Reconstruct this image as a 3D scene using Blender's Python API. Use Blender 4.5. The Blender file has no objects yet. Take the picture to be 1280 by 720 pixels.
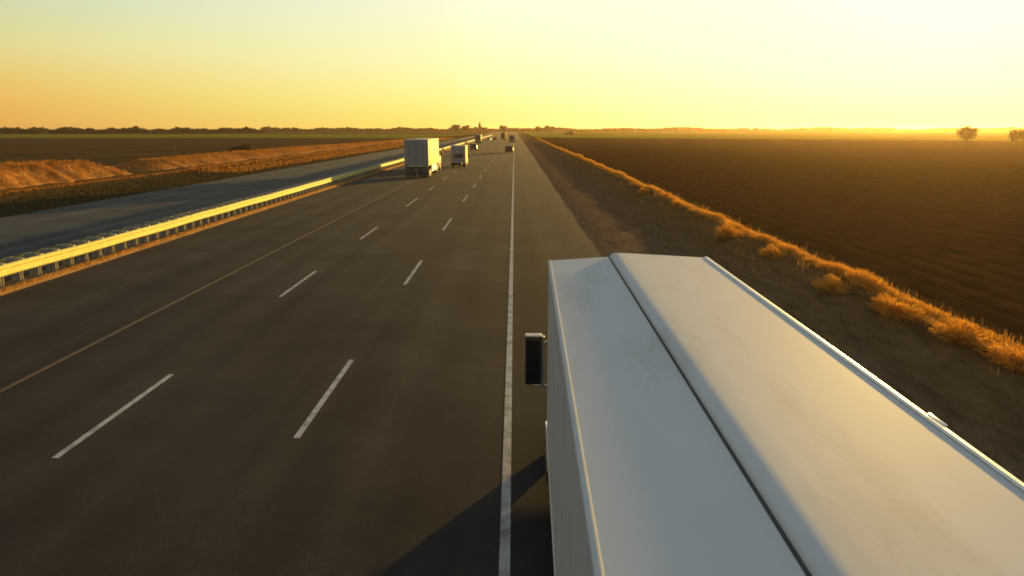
import bpy, bmesh, math, random
import numpy as np
from mathutils import Vector, Matrix, noise

random.seed(7)
rng = np.random.default_rng(11)
S = bpy.context.scene
COL = S.collection
R = math.radians

# ------------------------------------------------------------------ camera
H = 5.8
FPX = 900.0
PITCH = math.atan(199.0 / FPX)
YAW = 3.0 / FPX                       # the road's vanishing point lies a little right of the middle
cd = bpy.data.cameras.new('camera')
cd.sensor_width = 36.0
cd.lens = 36.0 * FPX / 1280.0
cd.clip_start = 0.1
cd.clip_end = 30000.0
cam = bpy.data.objects.new('camera', cd)
cam.location = (0, 0, H)
cam.rotation_euler = (R(90) - PITCH, 0, YAW)
COL.objects.link(cam)
S.camera = cam
_cm = cam.rotation_euler.to_matrix()


def at(px, py, z=0.0):
    """world point at height z that the photograph shows at pixel (px, py); used once to measure the place"""
    d = _cm @ Vector(((px - 640.0) / FPX, -(py - 360.0) / FPX, -1.0))
    t = (z - H) / d.z
    return Vector((d.x * t, d.y * t, z))


# ------------------------------------------------------------------ light
SUN_AZ = R(31.0)                      # to the right of straight ahead
SUN_EL = R(3.7)
SUN_DIR = Vector((math.sin(SUN_AZ) * math.cos(SUN_EL), math.cos(SUN_AZ) * math.cos(SUN_EL), math.sin(SUN_EL)))
sd = bpy.data.lights.new('sun', 'SUN')
sd.energy = 3.4
sd.angle = R(0.9)
sd.color = (1.0, 0.60, 0.12)
so = bpy.data.objects.new('sun', sd)
so.rotation_euler = (-SUN_DIR).to_track_quat('-Z', 'Y').to_euler()
so.location = SUN_DIR * 50
COL.objects.link(so)

W = bpy.data.worlds.new('World')
S.world = W
W.use_nodes = True
nt = W.node_tree
nt.nodes.clear()
out = nt.nodes.new('ShaderNodeOutputWorld')
bg = nt.nodes.new('ShaderNodeBackground')
sky = nt.nodes.new('ShaderNodeTexSky')
sky.sky_type = 'NISHITA'
sky.sun_disc = False
sky.sun_elevation = SUN_EL
sky.sun_rotation = SUN_AZ
sky.altitude = 0
sky.air_density = 1.0
sky.dust_density = 2.0
sky.ozone_density = 1.5
bg.inputs['Strength'].default_value = 0.12


def wn(t, **kw):
    n = nt.nodes.new(t)
    for k, v in kw.items():
        setattr(n, k, v)
    return n


def wlink(a, b):
    nt.links.new(a, b)


# a warm evening air: colour of the sky by direction towards the sun and by height above the horizon
tc = wn('ShaderNodeTexCoord')
nrm = wn('ShaderNodeVectorMath', operation='NORMALIZE')
wlink(tc.outputs['Generated'], nrm.inputs[0])
dot = wn('ShaderNodeVectorMath', operation='DOT_PRODUCT')
wlink(nrm.outputs[0], dot.inputs[0])
dot.inputs[1].default_value = SUN_DIR
sep = wn('ShaderNodeSeparateXYZ')
wlink(nrm.outputs[0], sep.inputs[0])


def ramp(stops, tree=nt):
    r = tree.nodes.new('ShaderNodeValToRGB')
    cr = r.color_ramp
    while len(cr.elements) > 1:
        cr.elements.remove(cr.elements[-1])
    cr.elements[0].position = stops[0][0]
    cr.elements[0].color = (*stops[0][1], 1)
    for p, c in stops[1:]:
        e = cr.elements.new(p)
        e.color = (*c, 1)
    return r


EXPOSURE = 1.6
KS = 1.0 / (2 ** EXPOSURE * 0.12)
AWAY = [(0.0, (.82, .40, .085)), (.03, (.85, .46, .105)), (.055, (.84, .54, .14)), (.09, (.76, .66, .25)), (.14, (.60, .65, .38)), (.18, (.50, .62, .48)), (.35, (.28, .37, .37)), (1.0, (.24, .27, .285))]
MID = [(0.0, (1.0, .84, .17)), (.03, (1.0, .95, .26)), (.055, (1.0, .97, .37)), (.09, (1.0, .98, .50)), (.14, (1.0, .98, .64)), (.18, (1.0, .98, .74)), (.35, (.46, .49, .42)), (1.0, (.24, .27, .285))]
SUNWARD = [(0.0, (1.25, .98, .42)), (.03, (1.25, 1.03, .52)), (.055, (1.25, 1.06, .60)), (.09, (1.25, 1.08, .68)), (.14, (1.2, 1.08, .75)), (.18, (1.15, 1.06, .78)), (.35, (.60, .58, .46)), (1.0, (.24, .27, .285))]
ramps = []
for stops in (AWAY, MID, SUNWARD):
    r_ = ramp([(p_, tuple(min(1.0, v_ / 1.3) for v_ in c_)) for p_, c_ in stops])
    wlink(sep.outputs[2], r_.inputs[0])
    ramps.append(r_)


def wrange(a, b, c=0.0, d=1.0):
    m_ = wn('ShaderNodeMapRange')
    m_.inputs['From Min'].default_value = a
    m_.inputs['From Max'].default_value = b
    m_.inputs['To Min'].default_value = c
    m_.inputs['To Max'].default_value = d
    wlink(dot.outputs['Value'], m_.inputs['Value'])
    return m_


def wmix(f, a, b, bt='MIX'):
    m_ = wn('ShaderNodeMixRGB', blend_type=bt)
    if isinstance(f, float):
        m_.inputs[0].default_value = f
    else:
        wlink(f, m_.inputs[0])
    for i_, v_ in ((1, a), (2, b)):
        if isinstance(v_, tuple):
            m_.inputs[i_].default_value = (*v_, 1)
        else:
            wlink(v_, m_.inputs[i_])
    return m_.outputs[0]


c1 = wmix(wrange(.36, .84).outputs[0], ramps[0].outputs[0], ramps[1].outputs[0])
c2 = wmix(wrange(.80, .985).outputs[0], c1, ramps[2].outputs[0])
c3 = wmix(wrange(.30, -.60).outputs[0], c2, wmix(1.0, c2, (.60, .62, .84), 'MULTIPLY'))
c4 = wmix(1.0, c3, (KS * 1.3, KS * 1.3, KS * 1.3), 'MULTIPLY')
c5 = wmix(0.08, c4, sky.outputs[0])
wlink(c5, bg.inputs['Color'])
wlink(bg.outputs[0], out.inputs['Surface'])

# ------------------------------------------------------------------ materials
M = {}


def new_mat(name):
    m = bpy.data.materials.new(name)
    m.use_nodes = True
    M[name] = m
    t = m.node_tree
    return m, t, t.nodes['Principled BSDF']


def mat(name, col, rough=0.7, metal=0.0, var=0.15, scale=4.0, bump=0.0, bscale=30.0, coat=0.0, col2=None, stretch=(1, 1, 1), spec=0.5, dirt=None):
    m, t, b = new_mat(name)
    b.inputs['Roughness'].default_value = rough
    b.inputs['Metallic'].default_value = metal
    b.inputs['Specular IOR Level'].default_value = spec
    b.inputs['Coat Weight'].default_value = coat
    c = t.nodes.new('ShaderNodeTexCoord')
    mp = t.nodes.new('ShaderNodeMapping')
    mp.inputs['Scale'].default_value = stretch
    t.links.new(c.outputs['Object'], mp.inputs[0])
    n = t.nodes.new('ShaderNodeTexNoise')
    n.inputs['Scale'].default_value = scale
    n.inputs['Detail'].default_value = 6
    n.inputs['Roughness'].default_value = 0.6
    t.links.new(mp.outputs[0], n.inputs['Vector'])
    lo = tuple(max(0, x * (1 - var)) for x in col)
    hi = tuple(x * (1 + var) for x in (col2 or col))
    r = ramp([(0.3, lo), (0.7, hi)], t)
    t.links.new(n.outputs[0], r.inputs[0])
    last = r.outputs[0]
    if dirt:
        n2 = t.nodes.new('ShaderNodeTexNoise')
        n2.inputs['Scale'].default_value = dirt[0]
        n2.inputs['Detail'].default_value = 8
        n2.inputs['Roughness'].default_value = 0.7
        t.links.new(mp.outputs[0], n2.inputs['Vector'])
        rr = ramp([(dirt[1], (0, 0, 0)), (dirt[1] + 0.2, (1, 1, 1))], t)
        t.links.new(n2.outputs[0], rr.inputs[0])
        mx = t.nodes.new('ShaderNodeMixRGB')
        mfac = t.nodes.new('ShaderNodeMath')
        mfac.operation = 'MULTIPLY'
        mfac.inputs[1].default_value = dirt[3]
        t.links.new(rr.outputs[0], mfac.inputs[0])
        t.links.new(mfac.outputs[0], mx.inputs[0])
        t.links.new(last, mx.inputs[1])
        mx.inputs[2].default_value = (*dirt[2], 1)
        last = mx.outputs[0]
    t.links.new(last, b.inputs['Base Color'])
    if bump:
        n3 = t.nodes.new('ShaderNodeTexNoise')
        n3.inputs['Scale'].default_value = bscale
        n3.inputs['Detail'].default_value = 5
        t.links.new(mp.outputs[0], n3.inputs['Vector'])
        bu = t.nodes.new('ShaderNodeBump')
        bu.inputs['Strength'].default_value = bump
        bu.inputs['Distance'].default_value = 0.05
        t.links.new(n3.outputs[0], bu.inputs['Height'])
        t.links.new(bu.outputs[0], b.inputs['Normal'])
    return m


def leaf_mat(name, c1, c2, c3, trans=0.35):
    """blades and leaves: a colour per blade, some light coming through"""
    m, t, b = new_mat(name)
    g = t.nodes.new('ShaderNodeNewGeometry')
    r = ramp([(0.0, c1), (0.55, c2), (1.0, c3)], t)
    t.links.new(g.outputs['Random Per Island'], r.inputs[0])
    t.links.new(r.outputs[0], b.inputs['Base Color'])
    b.inputs['Roughness'].default_value = 0.75
    b.inputs['Specular IOR Level'].default_value = 0.2
    tr = t.nodes.new('ShaderNodeBsdfTranslucent')
    t.links.new(r.outputs[0], tr.inputs[0])
    mx = t.nodes.new('ShaderNodeMixShader')
    mx.inputs[0].default_value = trans
    t.links.new(b.outputs[0], mx.inputs[1])
    t.links.new(tr.outputs[0], mx.inputs[2])
    t.links.new(mx.outputs[0], t.nodes['Material Output'].inputs['Surface'])
    return m


def road_mat(name, base, band, seams=True):
    m, t, b = new_mat(name)
    L = t.links.new
    c = t.nodes.new('ShaderNodeTexCoord')
    # long wear marks that run with the traffic
    mp = t.nodes.new('ShaderNodeMapping')
    mp.inputs['Scale'].default_value = (1.0, 0.012, 1.0)
    L(c.outputs['Object'], mp.inputs[0])
    n1 = t.nodes.new('ShaderNodeTexNoise')
    n1.inputs['Scale'].default_value = 0.9
    n1.inputs['Detail'].default_value = 5
    L(mp.outputs[0], n1.inputs['Vector'])
    r1 = ramp([(0.30, tuple(x * 0.72 for x in base)), (0.52, base), (0.72, band)], t)
    L(n1.outputs[0], r1.inputs[0])
    # patches
    n2 = t.nodes.new('ShaderNodeTexNoise')
    n2.inputs['Scale'].default_value = 0.22
    n2.inputs['Detail'].default_value = 7
    n2.inputs['Roughness'].default_value = 0.65
    L(c.outputs['Object'], n2.inputs['Vector'])
    r2 = ramp([(0.30, (0.66, 0.66, 0.67)), (0.70, (1.27, 1.25, 1.20))], t)
    L(n2.outputs[0], r2.inputs[0])
    m1 = t.nodes.new('ShaderNodeMixRGB')
    m1.blend_type = 'MULTIPLY'
    m1.inputs[0].default_value = 1
    L(r1.outputs[0], m1.inputs[1])
    L(r2.outputs[0], m1.inputs[2])
    # aggregate
    n3 = t.nodes.new('ShaderNodeTexNoise')
    n3.inputs['Scale'].default_value = 45
    n3.inputs['Detail'].default_value = 3
    L(c.outputs['Object'], n3.inputs['Vector'])
    r3 = ramp([(0.3, (0.72, 0.72, 0.72)), (0.7, (1.28, 1.28, 1.28))], t)
    L(n3.outputs[0], r3.inputs[0])
    m2 = t.nodes.new('ShaderNodeMixRGB')
    m2.blend_type = 'MULTIPLY'
    m2.inputs[0].default_value = 0.8
    L(m1.outputs[0], m2.inputs[1])
    L(r3.outputs[0], m2.inputs[2])
    # crack network, sealed with dark tar
    v = t.nodes.new('ShaderNodeTexVoronoi')
    v.feature = 'DISTANCE_TO_EDGE'
    v.inputs['Scale'].default_value = 0.16
    wv = t.nodes.new('ShaderNodeMixRGB')
    wv.blend_type = 'ADD'
    wv.inputs[0].default_value = 1.0
    nw = t.nodes.new('ShaderNodeTexNoise')
    nw.inputs['Scale'].default_value = 0.6
    nw.inputs['Detail'].default_value = 6
    L(c.outputs['Object'], nw.inputs['Vector'])
    L(c.outputs['Object'], wv.inputs[1])
    L(nw.outputs['Color'], wv.inputs[2])
    L(wv.outputs[0], v.inputs['Vector'])
    rv = ramp([(0.0, (0.62, 0.62, 0.62)), (0.006, (1, 1, 1))], t)
    L(v.outputs[0], rv.inputs[0])
    m3 = t.nodes.new('ShaderNodeMixRGB')
    m3.blend_type = 'MULTIPLY'
    m3.inputs[0].default_value = 0.25
    L(m2.outputs[0], m3.inputs[1])
    L(rv.outputs[0], m3.inputs[2])
    sx = t.nodes.new('ShaderNodeSeparateXYZ')
    L(c.outputs['Object'], sx.inputs[0])
    tk = t.nodes.new('ShaderNodeMath')
    tk.operation = 'MULTIPLY_ADD'
    tk.inputs[1].default_value = 2 * math.pi / 2.04
    tk.inputs[2].default_value = 0.4
    L(sx.outputs[0], tk.inputs[0])
    tw = t.nodes.new('ShaderNodeMath')
    tw.operation = 'ADD'
    L(tk.outputs[0], tw.inputs[0])
    L(n1.outputs[0], tw.inputs[1])
    tc_ = t.nodes.new('ShaderNodeMath')
    tc_.operation = 'COSINE'
    L(tw.outputs[0], tc_.inputs[0])
    rt = ramp([(0.0, (0.90, 0.90, 0.91)), (1.0, (1.06, 1.06, 1.05))], t)
    th = t.nodes.new('ShaderNodeMath')
    th.operation = 'MULTIPLY_ADD'
    th.inputs[1].default_value = 0.5
    th.inputs[2].default_value = 0.5
    L(tc_.outputs[0], th.inputs[0])
    L(th.outputs[0], rt.inputs[0])
    m4 = t.nodes.new('ShaderNodeMixRGB')
    m4.blend_type = 'MULTIPLY'
    m4.inputs[0].default_value = 1.0
    L(m3.outputs[0], m4.inputs[1])
    L(rt.outputs[0], m4.inputs[2])
    L(m4.outputs[0], b.inputs['Base Color'])
    b.inputs['Roughness'].default_value = 0.92
    b.inputs['Specular IOR Level'].default_value = 0.09
    bu = t.nodes.new('ShaderNodeBump')
    bu.inputs['Strength'].default_value = 0.25
    bu.inputs['Distance'].default_value = 0.01
    L(n3.outputs[0], bu.inputs['Height'])
    L(bu.outputs[0], b.inputs['Normal'])
    return m


road_mat('asphalt', (0.055, 0.044, 0.037), (0.068, 0.055, 0.045))
road_mat('asphalt_grey', (0.088, 0.086, 0.080), (0.10, 0.097, 0.09))
mat('line_white', (0.50, 0.48, 0.44), 0.75, var=0.15, scale=6, spec=0.1, dirt=(2.2, 0.47, (0.13, 0.11, 0.095), 0.8))
mat('line_yellow', (0.14, 0.078, 0.022), 0.8, var=0.2, scale=3, dirt=(1.2, 0.48, (0.07, 0.062, 0.05), 0.85))
mat('soil', (0.058, 0.028, 0.0125), 1.0, var=0.35, scale=0.7, bump=0.25, bscale=6.0, spec=0.0, dirt=(0.02, 0.45, (0.068, 0.035, 0.015), 0.6))
mat('soil_left', (0.11, 0.068, 0.028), 1.0, var=0.3, scale=0.05, bump=0.5, bscale=3.0, spec=0.0)
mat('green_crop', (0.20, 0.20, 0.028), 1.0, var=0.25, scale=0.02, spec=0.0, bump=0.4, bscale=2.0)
mat('bank_grass', (0.25, 0.105, 0.025), 0.95, var=0.3, scale=0.6, col2=(0.31, 0.145, 0.035), bump=0.9, bscale=5.0, spec=0.1, dirt=(0.35, 0.52, (0.10, 0.055, 0.02), 0.7))
mat('strip_dirt', (0.24, 0.14, 0.06), 0.95, var=0.25, scale=1.5, bump=0.8, bscale=12, spec=0.1)
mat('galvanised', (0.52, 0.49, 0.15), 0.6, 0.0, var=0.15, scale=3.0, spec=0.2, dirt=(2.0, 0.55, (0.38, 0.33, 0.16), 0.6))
mat('post_steel', (0.34, 0.32, 0.27), 0.7, 0.0, var=0.2, scale=5)
mat('wood_post', (0.16, 0.11, 0.07), 0.9, var=0.3, scale=8)
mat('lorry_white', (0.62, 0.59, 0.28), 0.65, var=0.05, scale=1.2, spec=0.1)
mat('rail_paint', (0.60, 0.60, 0.58), 0.7, var=0.06, scale=3, spec=0.1)
mat('white_paint', (0.66, 0.66, 0.65), 0.7, var=0.03, scale=1.2, spec=0.03, bump=0.035, bscale=1.6, dirt=(1.3, 0.50, (0.47, 0.45, 0.40), 0.55), stretch=(1, 0.25, 1))
mat('side_paint', (0.60, 0.60, 0.59), 0.45, var=0.05, scale=1.5, dirt=(1.6, 0.52, (0.40, 0.37, 0.33), 0.5), stretch=(1, 0.5, 1))
mat('trim_metal', (0.70, 0.70, 0.68), 0.35, 0.7, var=0.1, scale=6)
mat('sealant', (0.085, 0.085, 0.078), 0.8, var=0.2, scale=8)
mat('chrome', (0.80, 0.80, 0.78), 0.15, 1.0, var=0.03)
mat('black_plastic', (0.018, 0.017, 0.015), 0.5, var=0.2, scale=10)
mat('flap', (0.12, 0.105, 0.085), 0.8, var=0.3, scale=3)
mat('tyre', (0.022, 0.021, 0.02), 0.85, var=0.2, scale=14, bump=0.4)
mat('rim', (0.45, 0.45, 0.44), 0.4, 0.7, var=0.1)
mat('chassis', (0.03, 0.028, 0.026), 0.8, var=0.3, scale=5)
mat('grey_door', (0.27, 0.27, 0.25), 0.5, var=0.08, scale=2, dirt=(1.4, 0.5, (0.17, 0.16, 0.13), 0.55), stretch=(1, 1, 0.3))
mat('red_lens', (0.25, 0.012, 0.01), 0.25, var=0.05)
mat('orange_lens', (0.6, 0.2, 0.02), 0.25, var=0.05)
mat('clear_lens', (0.7, 0.7, 0.68), 0.15, var=0.05)
mat('dark_paint', (0.012, 0.011, 0.010), 0.4, var=0.1, coat=0.1, spec=0.25)
mat('slate_paint', (0.07, 0.065, 0.075), 0.3, var=0.1, coat=0.6)
mat('blue_paint', (0.05, 0.025, 0.13), 0.35, var=0.1, coat=0.5)
mat('grey_paint', (0.20, 0.22, 0.23), 0.4, var=0.1, coat=0.3)
mat('window_glass', (0.02, 0.023, 0.025), 0.08, var=0.1)
mat('bark', (0.07, 0.05, 0.035), 0.95, var=0.3, scale=6, bump=0.6)
leaf_mat('dry_blades', (0.40, 0.165, 0.018), (0.66, 0.30, 0.04), (0.76, 0.42, 0.09), 0.45)
leaf_mat('bank_blades', (0.27, 0.105, 0.014), (0.43, 0.175, 0.028), (0.52, 0.26, 0.055), 0.3)
leaf_mat('verge_blades', (0.05, 0.035, 0.013), (0.085, 0.058, 0.022), (0.14, 0.09, 0.036), 0.25)
leaf_mat('pale_leaves', (0.07, 0.05, 0.02), (0.11, 0.08, 0.03), (0.17, 0.12, 0.05), 0.3)
leaf_mat('tree_leaves', (0.035, 0.040, 0.012), (0.055, 0.060, 0.018), (0.085, 0.085, 0.025), 0.3)
leaf_mat('far_leaves', (0.04, 0.040, 0.015), (0.06, 0.058, 0.02), (0.08, 0.075, 0.026), 0.25)


def ground_mat():
    """earth and dry grass: which of the two grows where follows the distance from the road"""
    m, t, b = new_mat('ground_earth')
    L = t.links.new
    c = t.nodes.new('ShaderNodeTexCoord')
    s = t.nodes.new('ShaderNodeSeparateXYZ')
    L(c.outputs['Object'], s.inputs[0])
    n = t.nodes.new('ShaderNodeTexNoise')
    n.inputs['Scale'].default_value = 0.35
    n.inputs['Detail'].default_value = 8
    n.inputs['Roughness'].default_value = 0.65
    mp = t.nodes.new('ShaderNodeMapping')
    mp.inputs['Scale'].default_value = (1, 0.25, 1)
    L(c.outputs['Object'], mp.inputs[0])
    L(mp.outputs[0], n.inputs['Vector'])
    a = t.nodes.new('ShaderNodeMath')
    a.operation = 'MULTIPLY_ADD'
    a.inputs[1].default_value = 4.0
    a.inputs[2].default_value = -2.0
    L(n.outputs[0], a.inputs[0])
    ad = t.nodes.new('ShaderNodeMath')
    ad.operation = 'ADD'
    L(s.outputs[0], ad.inputs[0])
    L(a.outputs[0], ad.inputs[1])
    mr = t.nodes.new('ShaderNodeMapRange')
    mr.inputs['From Min'].default_value = -100
    mr.inputs['From Max'].default_value = 100
    L(ad.outputs[0], mr.inputs['Value'])

    def p(x):
        return (x + 100) / 200.0
    r = ramp([(p(-90), (0.05, 0.036, 0.018)), (p(-62), (0.16, 0.08, 0.026)), (p(-48), (0.12, 0.065, 0.024)),
              (p(-44), (0.065, 0.046, 0.020)), (p(-40), (0.058, 0.046, 0.019)), (p(-33), (0.055, 0.045, 0.020)),
              (p(-20), (0.10, 0.065, 0.03)), (p(3.5), (0.115, 0.085, 0.060)), (p(6.5), (0.125, 0.088, 0.058)),
              (p(9), (0.115, 0.082, 0.048)), (p(11.0), (0.12, 0.080, 0.038)), (p(12.5), (0.10, 0.055, 0.018)), (p(13.6), (0.035, 0.022, 0.010)), (p(15), (0.03, 0.019, 0.009))], t)
    L(mr.outputs[0], r.inputs[0])
    n2 = t.nodes.new('ShaderNodeTexNoise')
    n2.inputs['Scale'].default_value = 2.5
    n2.inputs['Detail'].default_value = 8
    n2.inputs['Roughness'].default_value = 0.7
    L(mp.outputs[0], n2.inputs['Vector'])
    r2 = ramp([(0.3, (0.6, 0.6, 0.6)), (0.7, (1.4, 1.4, 1.4))], t)
    L(n2.outputs[0], r2.inputs[0])
    mx = t.nodes.new('ShaderNodeMixRGB')
    mx.blend_type = 'MULTIPLY'
    mx.inputs[0].default_value = 1.0
    L(r.outputs[0], mx.inputs[1])
    L(r2.outputs[0], mx.inputs[2])
    L(mx.outputs[0], b.inputs['Base Color'])
    b.inputs['Roughness'].default_value = 1.0
    b.inputs['Specular IOR Level'].default_value = 0.0
    n3 = t.nodes.new('ShaderNodeTexNoise')
    n3.inputs['Scale'].default_value = 9
    n3.inputs['Detail'].default_value = 6
    L(c.outputs['Object'], n3.inputs['Vector'])
    bu = t.nodes.new('ShaderNodeBump')
    bu.inputs['Strength'].default_value = 0.6
    bu.inputs['Distance'].default_value = 0.05
    L(n3.outputs[0], bu.inputs['Height'])
    L(bu.outputs[0], b.inputs['Normal'])


ground_mat()


# ------------------------------------------------------------------ helpers
def link(name, me, m, parent=None):
    o = bpy.data.objects.new(name, me)
    if m is not None:
        me.materials.append(M[m] if isinstance(m, str) else m)
    COL.objects.link(o)
    if parent is not None:
        o.parent = parent
    return o


def tag(o, label=None, cat=None, group=None, kind=None):
    if label:
        o['label'] = label
    if cat:
        o['category'] = cat
    if group:
        o['group'] = group
    if kind:
        o['kind'] = kind
    return o


def thing(name, label, cat, loc=(0, 0, 0), rz=0.0, group=None):
    o = bpy.data.objects.new(name, None)
    o.empty_display_size = 0.3
    o.location = loc
    o.rotation_euler = (0, 0, rz)
    COL.objects.link(o)
    return tag(o, label, cat, group)


class MB:
    def __init__(self):
        self.b = bmesh.new()

    def box(self, x0, x1, y0, y1, z0, z1, bev=0.0, seg=2):
        t = bmesh.new()
        bmesh.ops.create_cube(t, size=1.0)
        for v in t.verts:
            v.co = Vector((x0 + (v.co.x + .5) * (x1 - x0), y0 + (v.co.y + .5) * (y1 - y0), z0 + (v.co.z + .5) * (z1 - z0)))
        if bev > 0:
            bmesh.ops.bevel(t, geom=t.edges[:], offset=bev, segments=seg, profile=0.5, affect='EDGES')
        return self._merge(t)

    def cyl(self, c, axis, r, h, n=24, r2=None):
        t = bmesh.new()
        bmesh.ops.create_cone(t, cap_ends=True, segments=n, radius1=r, radius2=r if r2 is None else r2, depth=h)
        q = Vector((0, 0, 1)).rotation_difference(Vector(axis)).to_matrix().to_4x4()
        bmesh.ops.transform(t, matrix=Matrix.Translation(Vector(c)) @ q, verts=t.verts[:])
        return self._merge(t)

    def lathe_x(self, c, prof, n=28):
        """profile of (x, r) turned about an axis along x"""
        t = bmesh.new()
        rings = []
        for x, r in prof:
            rings.append([t.verts.new((c[0] + x, c[1] + r * math.cos(2 * math.pi * k / n), c[2] + r * math.sin(2 * math.pi * k / n))) for k in range(n)])
        for a, b in zip(rings, rings[1:]):
            for k in range(n):
                t.faces.new((a[k], a[(k + 1) % n], b[(k + 1) % n], b[k]))
        t.faces.new(rings[0])
        t.faces.new(list(reversed(rings[-1])))
        bmesh.ops.recalc_face_normals(t, faces=t.faces[:])
        return self._merge(t)

    def prism(self, pts, x0, x1, bev=0.0, top_in=None):
        """outline of (y, z) points given thickness along x; top_in narrows points above a height: (z_from, z_to, inset)"""
        t = bmesh.new()

        def px(x, z, sgn):
            if top_in is None or z <= top_in[0]:
                return x
            k = min(1.0, (z - top_in[0]) / (top_in[1] - top_in[0]))
            return x - sgn * k * top_in[2]
        a = [t.verts.new((px(x0, z, -1), y, z)) for y, z in pts]
        b = [t.verts.new((px(x1, z, 1), y, z)) for y, z in pts]
        n = len(pts)
        for k in range(n):
            t.faces.new((a[k], a[(k + 1) % n], b[(k + 1) % n], b[k]))
        t.faces.new(a)
        t.faces.new(list(reversed(b)))
        bmesh.ops.recalc_face_normals(t, faces=t.faces[:])
        if bev > 0:
            bmesh.ops.bevel(t, geom=t.edges[:], offset=bev, segments=2, profile=0.5, affect='EDGES')
        return self._merge(t)

    def quad(self, *pts):
        self.b.faces.new([self.b.verts.new(p) for p in pts])
        return self

    def _merge(self, t):
        me = bpy.data.meshes.new('tmp')
        t.to_mesh(me)
        t.free()
        self.b.from_mesh(me)
        bpy.data.meshes.remove(me)
        return self

    def build(self, name, m, parent=None, smooth=None):
        me = bpy.data.meshes.new(name)
        self.b.to_mesh(me)
        self.b.free()
        if smooth:
            me.polygons.foreach_set('use_smooth', [True] * len(me.polygons))
            me.set_sharp_from_angle(angle=R(smooth))
        return link(name, me, m, parent)


def np_mesh(name, verts, faces, m, parent=None, smooth=False):
    me = bpy.data.meshes.new(name)
    verts = np.asarray(verts, np.float32)
    faces = np.asarray(faces, np.int32)
    k = faces.shape[1]
    me.vertices.add(len(verts))
    me.vertices.foreach_set('co', verts.ravel())
    me.loops.add(faces.size)
    me.loops.foreach_set('vertex_index', faces.ravel())
    me.polygons.add(len(faces))
    me.polygons.foreach_set('loop_start', np.arange(0, faces.size, k, dtype=np.int32))
    me.polygons.foreach_set('loop_total', np.full(len(faces), k, np.int32))
    me.update(calc_edges=True)
    me.validate()
    if smooth:
        me.polygons.foreach_set('use_smooth', [True] * len(me.polygons))
    return link(name, me, m, parent)


def grid_mesh(name, X, Y, Z, m, smooth=True):
    """X, Y, Z: 2-D arrays of one shape (rows, columns)"""
    r, c = Z.shape
    v = np.stack([X, Y, Z], -1).reshape(-1, 3)
    i = np.arange(r * c).reshape(r, c)
    f = np.stack([i[:-1, :-1], i[:-1, 1:], i[1:, 1:], i[1:, :-1]], -1).reshape(-1, 4)
    return np_mesh(name, v, f, m, smooth=smooth)


def blades(base, height, width, lean=0.35, stem_bias=None):
    """a bent two-segment blade at every base point; returns verts, faces (triangles)"""
    n = len(base)
    a = rng.uniform(0, 2 * math.pi, n)
    d = np.stack([np.cos(a), np.sin(a), np.zeros(n)], -1)
    p = np.stack([-np.sin(a), np.cos(a), np.zeros(n)], -1)
    l = np.abs(rng.normal(0, lean, n))[:, None]
    h = height[:, None]
    up = np.array([0, 0, 1.0])
    w = width[:, None] * 0.5
    b0 = base - d * w
    b1 = base + d * w
    mid = base + up * h * 0.6 + p * h * l * 0.3
    m0 = mid - d * w * 0.7
    m1 = mid + d * w * 0.7
    tip = base + up * h * (1 - 0.25 * l) + p * h * l
    v = np.stack([b0, b1, m0, m1, tip], 1).reshape(-1, 3)
    k = np.arange(n)[:, None] * 5
    f = np.concatenate([k + np.array([[0, 1, 3]]), k + np.array([[0, 3, 2]]), k + np.array([[2, 3, 4]])], 0)
    return v, f


def fbm(x, y, s, seed=0.0):
    out = np.zeros_like(x)
    amp, tot = 1.0, 0.0
    for o in range(4):
        ph = seed * 13.7 + o * 5.1
        out += amp * (np.sin(x * s * 1.3 + ph + 1.7 * np.sin(y * s * 0.9 + ph * 2)) * np.cos(y * s * 1.1 - ph + 1.3 * np.sin(x * s * 0.7 + ph)))
        tot += amp
        amp *= 0.55
        s *= 2.1
    return out / tot


# ------------------------------------------------------------------ the lie of the land
def ss(a, b, x):
    t = np.clip((x - a) / (b - a), 0, 1)
    return t * t * (3 - 2 * t)


def ground_z(x, y):
    x = np.asarray(x, float)
    y = np.asarray(y, float)
    z = np.zeros_like(x)
    near = 1 - ss(500, 900, y)
    # shallow ditch, then the lip of the ploughed field on the right
    z -= 0.28 * ss(4.6, 7.5, x) * (1 - ss(9.2, 11.6, x)) * near
    z += 0.30 * ss(10.6, 12.3, x) * (1 - ss(13.2, 15.0, x)) * near
    rough = ss(4.2, 6.0, x) * (1 - ss(14, 20, x))
    z += rough * 0.05 * fbm(x, y * 0.5, 1.1, 1) * near
    # low lip and ditch left of the far carriageway
    z += 0.35 * ss(-45.6, -44.2, x) * (1 - ss(-43.6, -42.2, x)) * near
    z -= 0.30 * ss(-50.0, -48.0, x) * (1 - ss(-46.6, -45.6, x)) * near
    roughl = (1 - ss(-37.5, -35, x)) * ss(-70, -60, x)
    z += roughl * 0.07 * fbm(x, y * 0.6, 0.8, 2) * near
    return z - 0.006


xs = np.unique(np.concatenate([np.linspace(-9000, -400, 12), np.linspace(-400, -80, 17), np.linspace(-80, -52, 20), np.linspace(-52, -34, 46),
                               np.linspace(-34, 4, 12), np.linspace(4, 15.5, 47), np.linspace(15.5, 60, 14), np.linspace(60, 400, 10), np.linspace(400, 9000, 12)]))
ys = np.unique(np.concatenate([np.linspace(-600, -40, 8), np.linspace(-40, 6, 24), np.linspace(6, 120, 190), np.linspace(120, 300, 120), np.linspace(300, 900, 80), np.linspace(900, 9000, 22)]))
GX, GY = np.meshgrid(xs, ys)
g = grid_mesh('ground', GX, GY, ground_z(GX, GY), 'ground_earth')
tag(g, kind='structure')


def sheet(name, pts, z, m):
    mb = MB()
    mb.quad(*[(x, y, z) for x, y in pts])
    return tag(mb.build(name, m), kind='structure')


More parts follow.
